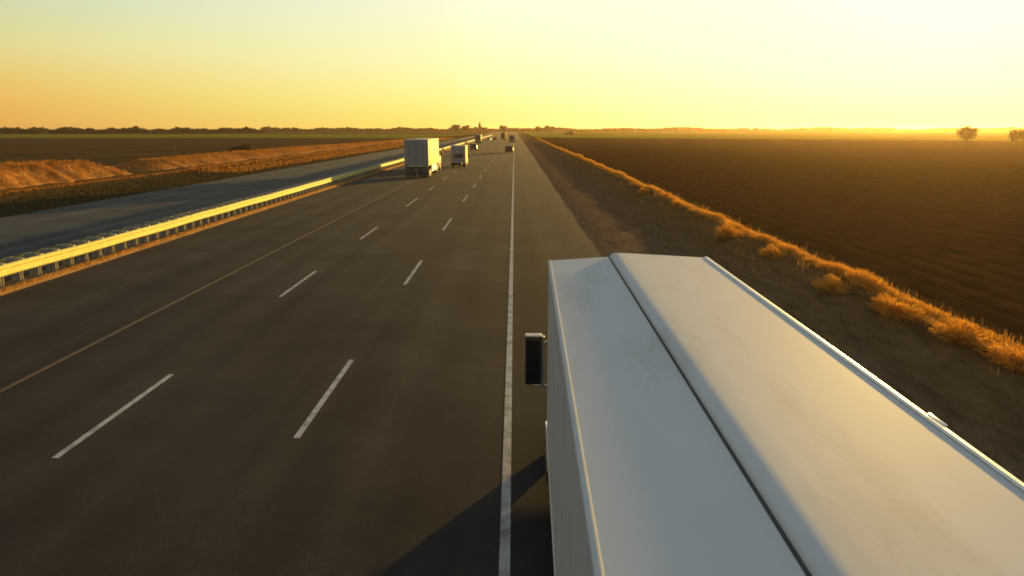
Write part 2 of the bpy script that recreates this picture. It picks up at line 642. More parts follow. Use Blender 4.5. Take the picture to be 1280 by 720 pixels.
X_EDGE = -0.13         # white line
X_D1 = -4.18           # dashes
X_D2 = -8.28
X_YEL = -11.62
X_L = -18.35           # paving ends at the rail
X_R = 4.05
# the paving: its right edge is ragged where the gravel has broken it
ry = np.unique(np.concatenate([np.arange(-60, 160, 0.35), np.arange(160, 600, 2.5), np.linspace(600, 8500, 40)]))
rx = np.array([X_L, X_R - 0.6, X_R])
RX, RY = np.meshgrid(rx, ry)
RX[:, 2] += 0.16 * fbm(ry * 0, ry, 1.1, 51) + 0.10 * fbm(ry * 0, ry, 4.3, 52) + 0.12 * fbm(ry * 0, ry, 0.21, 53)
tag(grid_mesh('road', RX, RY, np.full_like(RX, 0.004), 'asphalt', smooth=False), kind='structure')
sheet('opposite_road', [(-34.2, -60), (-20.2, -60), (-20.2, 8500), (-34.2, 8500)], 0.004, 'asphalt_grey')


def dash_rows(list_px, period, x):
    out = []
    for (xa, ya), (xb, yb) in list_px:
        out.append((at(xa, ya).y, at(xb, yb).y))
    y = out[-1][0]
    while y < 900:
        y += period
        out.append((y, y + 4.8))
    y = out[0][0]
    while y > -20:
        y -= period
        out.append((y, y + 4.4))
    return [(x, a, b) for a, b in out]


mk = MB()
rows = dash_rows([((368, 548), (437, 450)), ((502, 356), (524, 326)), ((550, 288), (562, 273)), ((578, 252), (584, 244))], 14.6, X_D1)
rows += dash_rows([((68, 573), (213, 468)), ((342, 371), (389, 339)), ((443, 299), (465, 284)), ((500, 258), (513, 248))], 14.6, X_D2)
for x, a, b in rows:
    mk.quad((x - .065, a, .008), (x + .065, a, .008), (x + .065, b, .008), (x - .065, b, .008))
mk.quad((X_EDGE - .075, -60, .008), (X_EDGE + .075, -60, .008), (X_EDGE + .075, 3000, .008), (X_EDGE - .075, 3000, .008))
tag(mk.build('road_markings', 'line_white'), kind='structure')
mk = MB()
mk.quad((X_YEL - .07, -60, .008), (X_YEL + .07, -60, .008), (X_YEL + .07, 2500, .008), (X_YEL - .07, 2500, .008))
tag(mk.build('yellow_road_line', 'line_yellow'), kind='structure')

# ploughed field on the right: rows run with the road
fx = np.concatenate([np.arange(14.6, 90, 0.1), np.arange(90, 330, 0.25)])
fy = np.unique(np.concatenate([np.linspace(-25, 60, 60), np.linspace(60, 200, 60), np.linspace(200, 560, 60)]))
FX, FY = np.meshgrid(fx, fy)
# broad beds with a furrow between each two
bed = 0.5 + 0.5 * np.cos(2 * math.pi * (FX + 0.06 * fbm(FX * 0, FY, 0.25, 5)) / 1.3)
FZ = 0.16 - 0.17 * bed ** 3 * (1 + 0.35 * fbm(FX, FY, 0.21, 7)) + 0.014 * fbm(FX, FY, 1.1, 4) + 0.05 * fbm(FX, FY, 0.03, 6)
FZ *= ss(14.6, 15.4, FX)
yend = 480 - (FX - 40) * 0.62
yend = np.clip(yend, 262, 520)
FY2 = -25 + (FY + 25) * (yend + 25) / 585.0
tag(grid_mesh('field', FX, FY2, FZ + 0.01, 'soil'), kind='structure')
# pale green fields behind it
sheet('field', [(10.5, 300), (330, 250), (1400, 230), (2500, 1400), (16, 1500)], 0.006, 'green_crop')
sheet('field', [(330, -60), (900, -60), (1400, 225), (330, 245)], 0.012, 'soil')
# fields on the left
sheet('field', [(-900, 20), (-66, 20), (-66, 470), (-900, 400)], 0.02, 'soil_left')
sheet('field', [(-1500, 440), (-66, 475), (-40, 820), (-1600, 760)], 0.016, 'green_crop')
sheet('field', [(-2500, 800), (-40, 840), (-30, 2200), (-2600, 2200)], 0.016, 'soil_left')


# sunlit bank left of the far carriageway
def bank_h(y):
    h = 1.75 * ss(26, 46, y) * (1 - ss(90, 99, y))
    h += 1.1 * ss(101, 114, y) * (1 - ss(150, 330, y)) + 0.35 * ss(150, 330, y) * (1 - ss(420, 520, y))
    return h


def bank_z(x, y):
    k = bank_h(y)
    wob = 1.6 * fbm(x * 0, y, 0.12, 3) + 0.5 * fbm(x * 0, y, 0.7, 5)
    u = x + wob
    prof = ss(-48.9, -53.2, u) * 0 + (1 - ss(-54.0, -49.4, u)) * ss(-66, -57, u)
    return k * prof * (1 + 0.16 * fbm(x, y, 0.5, 8)) + 0.12 * k * fbm(x, y, 1.3, 9) * prof - 0.05 - 0.3 * (1 - prof)


by = np.unique(np.concatenate([np.arange(18, 120, 0.45), np.arange(120, 530, 2.0)]))
bx = np.arange(-68, -47.4, 0.35)
BX, BY = np.meshgrid(bx, by)
tag(grid_mesh('embankment', BX, BY, bank_z(BX, BY), 'bank_grass'), kind='structure')

# lip of dirt at the foot of the rail
mx_ = np.array([-19.9, -19.3, -18.9, -18.62, -18.42, -18.30, -18.22])
mz_ = np.array([-0.02, 0.05, 0.09, 0.14, 0.13, 0.06, -0.02])
my = np.unique(np.concatenate([np.arange(-30, 120, 0.5), np.arange(120, 900, 4.0)]))
MX, MY = np.meshgrid(mx_, my)
MZ = np.tile(mz_, (len(my), 1)) * (1 + 0.25 * fbm(MX, MY, 1.2, 12))
tag(grid_mesh('median', MX + 0.05 * fbm(MX * 0, MY, 0.8, 13), MY, MZ, 'strip_dirt'), kind='structure')

# ------------------------------------------------------------------ grass
VB, FB = [], []


def add_bl(store, base, h, w, lean=0.35):
    v, f = blades(base, h, w, lean)
    store.append((v, f))


def join_bl(store, name, m, parent=None):
    vs, fs, o = [], [], 0
    for v, f in store:
        vs.append(v)
        fs.append(f + o)
        o += len(v)
    return np_mesh(name, np.concatenate(vs), np.concatenate(fs), m, parent)


def row_density(n, y0, y1, p=1.6):
    """points along the road, crowded towards the camera"""
    u = rng.uniform(0, 1, n)
    return y0 + (y1 - y0) * u ** p


def dry_height(y):
    c = 0.5 + 0.5 * fbm(y * 0, y, 0.55, 21)
    c2 = 0.5 + 0.5 * fbm(y * 0, y, 0.16, 22)
    c3 = 0.5 + 0.5 * fbm(y * 0, y, 0.9, 24)
    return 0.07 + 0.75 * np.clip((c * c2 * 2.2 - 0.14) * (0.35 + c3), 0, 1)


st = []
n = 110000
y = row_density(n, 3, 420, 2.1)
x = 12.7 + rng.normal(0, 0.24, n) + 0.30 * fbm(y * 0, y, 0.35, 23)
base = np.stack([x, y, ground_z(x, y)], -1)
h = dry_height(y) * rng.uniform(0.5, 1.15, n) * np.exp(-((x - 12.7) / 0.6) ** 2)
w = 0.012 + 0.00022 * y
add_bl(st, base, h, w, 0.45)
# taller dead stalks and stray tufts that leave the line
n = 1500
y = row_density(n, 4, 260, 1.6)
x = 12.7 + rng.normal(0, 0.35, n)
base = np.stack([x, y, ground_z(x, y)], -1)
add_bl(st, base, rng.uniform(0.15, 0.55, n) * (0.5 + 0.5 * (fbm(x * 0, y, 0.4, 26) > 0)), 0.009 + 0.0002 * y, 0.4)
n = 9000
y = row_density(n, 4, 200, 1.8)
x = 12.2 + rng.normal(0, 0.9, n)
keep = fbm(x, y, 1.4, 27) > 0.28
x, y = x[keep], y[keep]
base = np.stack([x, y, ground_z(x, y)], -1)
add_bl(st, base, rng.uniform(0.08, 0.3, len(x)), 0.011 + 0.0002 * y, 0.6)
tag(join_bl(st, 'dry_grass', 'dry_blades'), 'ragged strip of dry golden grass along the edge of the ploughed field', 'grass', kind='stuff')

st = []
n = 42000
y = row_density(n, 2, 300, 1.8)
x = rng.uniform(4.6, 14.4, n)
keep = fbm(x, y * 0.5, 0.7, 31) + rng.normal(0, 0.35, n) > 0.05
x, y = x[keep], y[keep]
base = np.stack([x, y, ground_z(x, y)], -1)
add_bl(st, base, rng.uniform(0.04, 0.16, len(x)), 0.012 + 0.0002 * y, 0.6)
n = 40000
y = row_density(n, 22, 300, 1.8)
x = rng.uniform(-45.5, -34.4, n)
base = np.stack([x, y, ground_z(x, y)], -1)
add_bl(st, base, rng.uniform(0.05, 0.22, n), 0.02 + 0.0003 * y, 0.6)
tag(join_bl(st, 'verge_grass', 'verge_blades'), 'short dull grass scattered over the road verges', 'grass', kind='stuff')

st = []
n = 90000
y = row_density(n, 19, 420, 1.9)
x = rng.uniform(-59, -49, n)
zz = bank_z(x, y)
gz = ground_z(x, y)
ok = (zz > gz + 0.1)
x, y, zz = x[ok], y[ok], zz[ok]
base = np.stack([x, y, zz - 0.02], -1)
add_bl(st, base, rng.uniform(0.12, 0.5, len(x)) * (0.6 + 0.6 * (fbm(x, y, 0.9, 41) > 0)), 0.03 + 0.0003 * y, 0.6)
n = 12000
y = row_density(n, 22, 200, 1.5)
x = -43.9 + rng.normal(0, 0.3, n)
base = np.stack([x, y, ground_z(x, y)], -1)
add_bl(st, base, rng.uniform(0.08, 0.3, n), 0.03 + 0.0002 * y, 0.5)
n = 16000
y = row_density(n, 98, 460, 1.2)
x = rng.uniform(-48, -37, n)
base = np.stack([x, y, ground_z(x, y)], -1)
add_bl(st, base, rng.uniform(0.15, 0.5, n), 0.06 + 0.0004 * y, 0.5)
tag(join_bl(st, 'bank_grass', 'bank_blades'), 'orange dry grass covering the sunlit bank left of the far carriageway', 'grass', kind='stuff')

st = []
n = 16000
y = row_density(n, 18, 220, 1.6)
x = -18.45 + rng.normal(0, 0.10, n)
base = np.stack([x, y, np.full(n, 0.10)], -1)
add_bl(st, base, rng.uniform(0.02, 0.12, n), 0.012 + 0.0003 * y, 0.7)
tag(join_bl(st, 'rail_grass', 'dry_blades'), 'thin line of dry grass at the foot of the guardrail', 'grass', kind='stuff')


# ------------------------------------------------------------------ bushes and trees
def bush(name, label, loc, rx, ry, rz_, n, m='dry_blades', cat='bush', group=None, blade=0.02):
    o = thing(name, label, cat, loc, 0, group)
    p = rng.normal(0, 1, (n, 3))
    p /= np.linalg.norm(p, axis=1)[:, None]
    p *= rng.uniform(0.15, 1, n)[:, None] ** 0.45
    lump = 1 + 0.42 * np.sin(p[:, 0] * 5 + loc[1]) * np.cos(p[:, 1] * 4 + loc[0]) + 0.15 * np.sin(p[:, 2] * 9 + p[:, 0] * 7)
    p = p * np.array([rx, ry, rz_]) * lump[:, None]
    p[:, 2] = np.abs(p[:, 2])
    # each sprig points outwards from the root
    d = p + rng.normal(0, 0.25, (n, 3)) * rx
    d /= np.linalg.norm(d, axis=1)[:, None]
    s = np.cross(d, rng.normal(0, 1, (n, 3)))
    s /= np.linalg.norm(s, axis=1)[:, None]
    L = (0.05 + 0.14 * rng.uniform(0, 1, n) ** 2.2 + 0.25 * (rng.uniform(0, 1, n) > 0.985))[:, None] * (rx + rz_)
    w = blade * rng.uniform(0.6, 1.4, n)[:, None]
    v = np.stack([p - s * w, p + s * w, p + d * L], 1).reshape(-1, 3)
    f = np.arange(n * 3).reshape(-1, 3)
    np_mesh('foliage', v, f, m, o)
    mb = MB()
    mb.cyl((0, 0, rz_ * 0.3), (0.1, 0.05, 1), 0.02 + .02 * rx, rz_ * 0.7, 8, 0.01)
    mb.build('stem', 'bark', o)
    return o


def tree(name, label, loc, hgt, rad, m='tree_leaves', nleaf=3500, lobes=9, leaf=0.22, group=None, slim=1.0, trunk_h=0.22, seed=1):
    r = np.random.default_rng(seed)
    rr = random.Random(seed)
    o = thing(name, label, 'tree', loc, 0, group)
    cs = []
    for k in range(lobes):
        a = rr.uniform(0, 2 * math.pi)
        q = rr.uniform(0.1, 0.62) * rad
        cs.append((q * math.cos(a), q * math.sin(a), hgt * (trunk_h + (1 - trunk_h) * rr.uniform(0.28, 0.80)), rad * rr.uniform(0.30, 0.52)))
    pts, dirs = [], []
    for cx, cy, cz, cr in cs:
        k = nleaf // lobes
        p = r.normal(0, 1, (k, 3))
        p /= np.linalg.norm(p, axis=1)[:, None]
        rad_ = r.uniform(0.35, 1.0, k)[:, None] ** 0.5
        clump = 0.78 + 0.3 * np.sin(p[:, 0:1] * 6 + cx * 3) * np.sin(p[:, 1:2] * 7 + cy * 3) + 0.15 * np.sin(p[:, 2:3] * 11)
        q = p * rad_ * clump * np.array([cr, cr, cr * 0.8 * slim]) + np.array([cx, cy, cz])
        pts.append(q)
    p = np.concatenate(pts)
    p[:, 2] = np.maximum(p[:, 2], hgt * trunk_h * 0.5)
    k = len(p)
    u = r.normal(0, 1, (k, 3))
    u /= np.linalg.norm(u, axis=1)[:, None]
    w = np.cross(u, r.normal(0, 1, (k, 3)))
    w /= np.linalg.norm(w, axis=1)[:, None]
    s = leaf * r.uniform(0.6, 1.4, k)[:, None]
    v = np.stack([p - u * s, p + w * s * 0.6, p + u * s, p - w * s * 0.6], 1).reshape(-1, 3)
    f = np.arange(k * 4).reshape(-1, 4)
    np_mesh('crown', v, f, m, o)
    mb = MB()
    mb.cyl((0, 0, hgt * 0.28), (0, 0, 1), hgt * 0.035, hgt * 0.56, 10, hgt * 0.018)
    for cx, cy, cz, cr in cs[:6]:
        a = Vector((0, 0, hgt * trunk_h * 1.1))
        b = Vector((cx, cy, cz))
        d = b - a
        mb.cyl(tuple(a + d * 0.5), tuple(d.normalized()), hgt * 0.014, d.length, 6, hgt * 0.006)
    mb.build('trunk', 'bark', o, smooth=40)
    return o


G_B = 'dry bushes standing out of the grass strip'
for px, py, r_, hh, lab in [
    (903, 293, 0.75, 0.85, 'round dry bush, tallest on the grass strip, ahead of the near truck'),
    (956, 318, 0.55, 0.50, 'small dry bush on the grass strip just right of the round tall one'),
    (1030, 357, 0.65, 0.48, 'low spreading dry bush beside the field, midway along the near truck roof'),
    (1105, 390, 0.75, 0.55, 'wide dry bush with a broad top, before the last two on the right'),
    (1185, 424, 0.65, 0.52, 'dry bush between the wide one and the frame edge'),
    (1262, 458, 0.8, 0.5, 'nearest dry bush of the grass strip, cut by the right frame edge'),
    (842, 257, 0.6, 0.45, 'dry bush beyond the round tall one, where the strip narrows'),
    (800, 240, 0.65, 0.5, 'farther dry bush on the strip, second beyond the round tall one'),
    (735, 204, 0.8, 0.65, 'farthest dry bush that stands out of the grass strip'),
]:
    p = at(px, py, 0.25)
    bush('dry_bush', lab, (p.x + .3, p.y, float(ground_z(p.x + .3, p.y)) - 0.02), r_ * 0.62, r_ * 1.7, hh * .68, 5200, group=G_B, blade=0.012)

p = at(304, 195)
bush('pale_bush', 'pale rounded bush beyond the bank, far left of the rear semi-trailer', (p.x, p.y, -0.05), 2.6, 2.6, 2.3, 2500, m='pale_leaves', blade=0.12)

p = at(1208, 178)
tree('field_tree', 'round lone tree with a broad crown at the far edge of the ploughed field', (p.x, p.y, 0), 6.6, 5.3, nleaf=6000, lobes=14, leaf=0.26, seed=5, trunk_h=0.16)
p = at(1276, 181)
tree('field_tree', 'tree cut by the right frame edge, beyond the ploughed field', (p.x, p.y, 0), 5.4, 4.6, nleaf=5000, lobes=12, leaf=0.26, seed=6, trunk_h=0.16)

# trees on the skyline
far_trees = [
    (170, 167, 10.5, 6.5, 'round tree standing above the left tree line', 21),
    (570, 166.5, 13.0, 8.5, 'broad dark tree on the skyline above the box van, left one of a pair', 22),
    (582, 166.5, 13.5, 7.5, 'broad dark tree on the skyline above the box van, right one of a pair', 23),
    (630, 166.2, 12.5, 8.0, 'low wide tree on the skyline above the far traffic', 24),
    (672, 166, 12.5, 5.0, 'small tree on the skyline just right of the white edge line', 25),
    (683, 166, 13.5, 5.5, 'taller skyline tree right of the white edge line, between two smaller ones', 26),
    (690, 166, 11.5, 4.0, 'narrow low tree on the skyline, last of three right of the edge line', 27),
]
for px, py, hh, rr_, lab, sdv in far_trees:
    p = at(px, py)
    tree('skyline_tree', lab, (p.x, p.y, 0), hh * .86, rr_ * .95, 'far_leaves', 1100, 9, 0.7, 'trees on the skyline', seed=sdv, trunk_h=0.12)
p = at(599.5, 166.2)
tree('slender_tree', 'tall slender tree on the skyline above the far lorry', (p.x, p.y, 0), 17, 2.4, 'far_leaves', 900, 9, 0.6, seed=31, slim=2.2, trunk_h=0.15)
p = at(712, 168.6)
bush('far_bush', 'small dark bush in the pale field right of the road', (p.x, p.y, 0), 4.0, 2.5, 2.6, 1200, m='far_leaves', blade=0.5)


def tree_belt(name, label, px0, px1, base_y, hmin, hmax, n, seed, leaf=1.1):
    """a far-off wood that reads as one mass"""
    r = np.random.default_rng(seed)
    V = []
    for k in range(n):
        u = k / max(1, n - 1)
        px = px0 + (px1 - px0) * u + r.normal(0, 1.0)
        yb = base_y[0] + (base_y[1] - base_y[0]) * u
        c = at(px, yb)
        hgt = r.uniform(hmin, hmax) * (0.82 + 0.3 * math.sin(u * 17 + seed) * math.sin(u * 41 + seed * 2))
        rad = hgt * r.uniform(0.55, 0.9)
        m = 110
        p = r.normal(0, 1, (m, 3))
        p /= np.linalg.norm(p, axis=1)[:, None]
        p *= r.uniform(0.4, 1, m)[:, None] ** 0.5
        p = p * np.array([rad, rad * 0.8, hgt * 0.5]) + np.array([c.x, c.y + r.normal(0, 6), hgt * 0.5])
        p[:, 2] = np.maximum(p[:, 2], 0.1)
        d = r.normal(0, 1, (m, 3))
        d /= np.linalg.norm(d, axis=1)[:, None]
        w = np.cross(d, r.normal(0, 1, (m, 3)))
        w /= np.linalg.norm(w, axis=1)[:, None]
        s = leaf * r.uniform(0.6, 1.4, m)[:, None]
        V.append(np.stack([p - d * s, p + w * s * 0.7, p + d * s, p - w * s * 0.7], 1).reshape(-1, 3))
    V = np.concatenate(V)
    o = np_mesh(name, V, np.arange(len(V)).reshape(-1, 4), 'far_leaves')
    return tag(o, label, 'tree line', kind='stuff')


tree_belt('treeline', 'dark belt of trees on the skyline at the far left', -60, 55, (167.2, 167.2), 6.6, 8.6, 60, 3)
tree_belt('treeline', 'long dark belt of trees on the skyline left of the road', 66, 330, (167.2, 166.6), 6.2, 8.2, 130, 4)
tree_belt('treeline', 'low hazy belt of trees behind the semi-trailer', 330, 640, (165.2, 164.8), 7, 9, 150, 5, 1.6)
tree_belt('treeline', 'low hazy belt of trees behind the ploughed field', 640, 1400, (164.8, 164.8), 6.8, 9, 300, 6, 1.8)

for px, py, lab in [(247, 194, 'thin wooden post left of the pale bush beyond the bank'), (219, 194, 'thin wooden post, farther left of the pale bush')]:
    p = at(px, py)
    mb = MB()
    mb.cyl((0, 0, 1.0), (0, 0, 1), 0.11, 2.0, 8, 0.09)
    mb.cyl((0, 0, 2.03), (0, 0, 1), 0.09, 0.06, 8, 0.03)
    o = mb.build('wooden_post', 'wood_post')
    o.location = (p.x, p.y, 0)
    tag(o, lab, 'post', 'posts beyond the bank')

# ------------------------------------------------------------------ guardrails
WPROF = [(0.000, 0.00), (0.035, 0.015), (0.080, 0.055), (0.082, 0.085), (0.035, 0.130), (0.006, 0.155), (0.006, 0.175),
         (0.035, 0.200), (0.082, 0.245), (0.080, 0.275), (0.035, 0.315), (0.000, 0.33)]


def guardrail(label, x0, side, y0, y1, post_step, top, depth):
    """side +1: the corrugated beam faces +x"""
    root = thing('guardrail', label, 'guardrail', (x0, y0, 0), 0, 'guardrails in the median')
    ysb = np.unique(np.concatenate([np.arange(0, 140, 2.0), np.arange(140, y1 - y0, 8.0)]))
    a = np.array(WPROF) * np.array([1.1, 1.32])
    outer = np.stack([a[:, 0] * side, a[:, 1] + top - 0.44], -1)
    inner = outer[::-1] - np.array([0.006 * side, 0])
    ring = np.concatenate([outer, inner])
    n = len(ring)
    sag = 0.012 * np.sin(ysb * 0.8) + 0.01 * np.sin(ysb * 0.23 + 1)
    wob = 0.012 * np.sin(ysb * 0.31 + 2)
    v = np.stack([ring[None, :, 0] + wob[:, None], np.repeat(ysb[:, None], n, 1), ring[None, :, 1] + sag[:, None]], -1)
    i = np.arange(len(ysb) * n).reshape(-1, n)
    j = np.roll(i, -1, axis=1)
    f = np.stack([i[:-1], j[:-1], j[1:], i[1:]], -1).reshape(-1, 4)
    np_mesh('beam', v.reshape(-1, 3), f, 'galvanised', root)
    posts = np.arange(0.3, y1 - y0, post_step)

    def post_mb(mb, yy, zt):
        # an I-section post with a block between it and the beam
        xb = -side * depth
        mb.box(xb - .08, xb + .08, yy - .080, yy - .063, -.3, zt)
        mb.box(xb - .08, xb + .08, yy + .063, yy + .080, -.3, zt)
        mb.box(xb - .008, xb + .008, yy - .063, yy + .063, -.3, zt)
    proto = None
    for k, yy in enumerate(posts[:100]):
        if proto is None:
            mb = MB()
            post_mb(mb, 0, top + 0.05)
            proto = mb.build('post', 'post_steel', root)
            proto.location = (0, yy, 0)
            mb = MB()
            d0, d1 = sorted((-side * (depth - .062), -side * 0.008))
            mb.box(d0, d1, -.075, .075, top - .38, top + .03, 0.008, 1)
            blk = mb.build('block', 'post_steel', proto)
        else:
            o = proto.copy()
            COL.objects.link(o)
            o.parent = root
            o.location = (0, yy, 0)
            o.rotation_euler = (random.gauss(0, .008), random.gauss(0, .008), 0)
            c = blk.copy()
            COL.objects.link(c)
            c.parent = o
    if len(posts) > 100:
        mb = MB()
        for yy in posts[100:]:
            xb = -side * depth
            mb.box(xb - .06, xb + .06, yy - .075, yy + .075, -.3, top + .05)
            d0, d1 = sorted((-side * (depth - .062), -side * 0.008))
            mb.box(d0, d1, yy - .07, yy + .07, top - .38, top + .03)
        o = mb.build('far_posts', 'post_steel', root)
        o['kind'] = 'stuff'
    return root


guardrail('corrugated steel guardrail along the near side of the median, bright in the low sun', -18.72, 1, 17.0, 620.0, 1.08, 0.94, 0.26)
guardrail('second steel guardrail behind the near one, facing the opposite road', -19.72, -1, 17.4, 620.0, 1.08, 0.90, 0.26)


# ------------------------------------------------------------------ vehicles
def wheel(parent, x, y, r, w, out_sign):
    """tyre with a rim; out_sign tells which side faces outwards"""
    mb = MB()
    s = out_sign
    h = w / 2
    prof = [(-h, r * .62), (-h, r * .93), (-h * .8, r), (h * .8, r), (h, r * .93), (h, r * .62)]
    mb.lathe_x((0, 0, 0), prof, 28)
    t = mb.build('wheel', 'tyre', parent, smooth=35)
    t.location = (x, y, r)
    mb = MB()
    mb.lathe_x((0, 0, 0), [(s * h * 0.55, r * .60), (s * (h + .006), r * .60), (s * (h + .008), r * .54), (s * h * .7, r * .45), (s * h * .75, r * .2), (s * (h + .03), r * .16), (s * (h + .035), r * .08)], 24)
    mb.build('rim', 'rim', t, smooth=35)
    return t


def semi(label, loc, rz, Wd, Ht, Lt, floor):
    o = thing('semi_truck', label, 'truck', loc, rz)
    hw = Wd / 2
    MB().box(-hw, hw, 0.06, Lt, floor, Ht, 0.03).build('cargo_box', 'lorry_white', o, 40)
    for s in (-1, 1):
        x0, x1 = sorted((s * 0.012, s * (hw - 0.07)))
        d = MB().box(x0, x1, 0.0, 0.055, floor + .10, Ht - .10, 0.012, 1).build('rear_door', 'grey_door', o, 40)
        mb = MB()
        for q in (0.35, 0.75):
            xx = s * hw * q
            mb.cyl((xx, -0.03, (floor + Ht) / 2), (0, 0, 1), 0.018, Ht - floor - .3, 8)
            mb.box(xx - .03, xx + .10 * s if s > 0 else xx + .03, -.05, -.012, floor + .95, floor + .99) if s > 0 else mb.box(xx - .10, xx + .03, -.05, -.012, floor + .95, floor + .99)
        mb.build('lock_rod', 'trim_metal', d, 40)
        mb = MB()
        for zz in np.linspace(floor + .3, Ht - .3, 4):
            mb.box(*sorted((s * (hw - .10), s * (hw - .005))), -.012, .02, zz - .04, zz + .04)
        mb.build('hinge', 'trim_metal', d)
        mb = MB().box(*sorted((s * (hw - .42), s * (hw - .1))), -.02, .055, floor + .01, floor + .085, .008, 1)
        mb.build('tail_light', 'red_lens', o)
        mb = MB().box(*sorted((s * .10, s * (hw - .03))), 0.22, 0.25, .10, floor - .06)
        mb.build('mud_flap', 'flap', o)
    MB().box(-hw, hw, 0.0, 0.06, Ht - .095, Ht + .004, .008, 1).box(-hw, hw, .0, .06, floor - .06, floor + .005, .008, 1).build('rear_frame', 'trim_metal', o, 40)
    MB().box(-.06, .06, -.02, .0, Ht - 1.05, Ht - .95).build('door_badge', 'black_plastic', o)
    MB().box(-hw + .12, hw - .12, .02, .12, .48, .60, .01, 1).box(-.55, -.45, .03, .11, .60, floor - .05).box(.45, .55, .03, .11, .60, floor - .05).build('rear_guard', 'chassis', o)
    MB().box(-.45, .45, .4, Lt - .5, floor - .30, floor - .02).build('chassis', 'chassis', o)
    for yy in (1.3, 2.65):
        for s in (-1, 1):
            wheel(o, s * (hw - .28), yy, .53, .5, s)
    mb = MB()
    for s in (-1, 1):
        mb.box(s * .9 - .07, s * .9 + .07, Lt - 2.9, Lt - 2.75, .35, floor - .02)
        mb.box(s * .9 - .14, s * .9 + .14, Lt - 2.97, Lt - 2.68, .3, .36)
    mb.build('landing_gear', 'chassis', o)
    for s in (-1, 1):
        MB().box(*sorted((s * (hw - .06), s * (hw - .02))), 4.0, Lt - 3.4, .55, floor - .03, .01, 1).build('side_skirt', 'side_paint', o)
    # tractor unit
    c0 = Lt + .8
    pts = [(c0, .75), (c0 + 5.0, .75), (c0 + 5.15, 1.0), (c0 + 5.1, 1.75), (c0 + 4.9, 1.95), (c0 + 3.3, 2.15), (c0 + 2.7, 3.1), (c0 + 2.2, 3.75), (c0 + .6, 3.95), (c0, 3.9)]
    MB().prism(pts, -1.2, 1.2, .06, (2.1, 4.0, .12)).build('cab', 'blue_paint', o, 40)
    MB().prism([(c0 + 3.22, 2.22), (c0 + 3.30, 2.24), (c0 + 2.72, 3.14), (c0 + 2.66, 3.08)], -1.02, 1.02).build('windscreen', 'window_glass', o)
    for s in (-1, 1):
        MB().box(*sorted((s * 1.19, s * 1.213)), c0 + 1.6, c0 + 2.7, 2.0, 2.85).build('side_window', 'window_glass', o)
        MB().box(*sorted((s * 1.38, s * 1.62)), c0 + 2.75, c0 + 2.87, 2.0, 2.75, .03).build('mirror', 'black_plastic', o)
        mb = MB()
        mb.cyl((s * 1.05, c0 - .25, 2.4), (0, 0, 1), .09, 3.2, 12)
        mb.build('exhaust_stack', 'chrome', o, 40)
        MB().cyl((s * 1.0, c0 + 1.4, .72), (0, 1, 0), .32, 1.5, 20).build('fuel_tank', 'chrome', o, 40)
        for yy, rr_ in ((c0 - 1.6, .53), (c0 - .35, .53)):
            wheel(o, s * .95, yy, rr_, .55, s)
        wheel(o, s * 1.02, c0 + 4.0, .53, .33, s)
    MB().box(-.5, .5, c0 - 2.3, c0 + 4.6, .62, .80).build('chassis', 'chassis', o)
    return o


def box_truck(name, label, loc, rz, Wd, Ht, L, floor, body='grey_door', cab='grey_paint', group=None):
    o = thing(name, label, 'truck' if name != 'box_van' else 'van', loc, rz, group)
    hw = Wd / 2
    MB().box(-hw, hw, .05, L, floor, Ht, .04).build('cargo_box', 'lorry_white', o, 40)
    d = MB().box(-hw + .08, hw - .08, 0.005, .05, floor + .12, Ht - .16, .01, 1).build('rear_door', body, o)
    mb = MB()
    for zz in np.linspace(floor + .5, Ht - .5, 5):
        mb.box(-hw + .10, hw - .10, -.004, .006, zz - .012, zz + .012)
    mb.build('door_rib', 'trim_metal', d)
    MB().box(-.08, .08, -.03, .005, floor + .25, floor + .31).build('handle', 'black_plastic', d)
    MB().box(-hw * .62, hw * .62, -.012, .004, floor + (Ht - floor) * .28, floor + (Ht - floor) * .52, .008, 1).build('rear_window', 'window_glass', d)
    MB().box(-hw, hw, .0, .049, Ht - .155, Ht + .003, .006, 1).box(-hw, hw, .0, .049, floor, floor + .115, .006, 1).build('rear_frame', 'side_paint', o)
    MB().box(-hw - .02, hw + .02, -.12, .0, .34, .50, .02).build('bumper', 'black_plastic', o, 40)
    MB().box(-.4, .4, .1, L + 1.4, .36, floor - .01).build('chassis', 'chassis', o)
    for s in (-1, 1):
        MB().box(*sorted((s * (hw - .22), s * (hw - .05))), -.03, .05, floor - .22, floor - .01, .01, 1).build('tail_light', 'red_lens', o)
        MB().box(*sorted((s * (hw - .5), s * (hw - .08))), .35, .38, .18, floor - .02).build('mud_flap', 'black_plastic', o)
        wheel(o, s * (hw - .24), 1.4, .44, .42, s)
        wheel(o, s * (hw - .20), L + .95, .42, .28, s)
        MB().box(*sorted((s * (hw + .05), s * (hw + .25))), L + 1.25, L + 1.33, 1.35, 1.8, .02).build('mirror', 'black_plastic', o)
    pts = [(L + .02, .45), (L + 2.15, .45), (L + 2.2, .9), (L + 2.1, 1.15), (L + 1.5, 1.3), (L + .95, 2.15), (L + .02, 2.25)]
    c = hw - .1
    MB().prism(pts, -c, c, .05, (1.2, 2.25, .14)).build('cab', cab, o, 40)
    MB().prism([(L + 1.46, 1.36), (L + 1.55, 1.36), (L + 1.03, 2.12), (L + .95, 2.10)], -c + .16, c - .16).build('windscreen', 'window_glass', o)
    return o


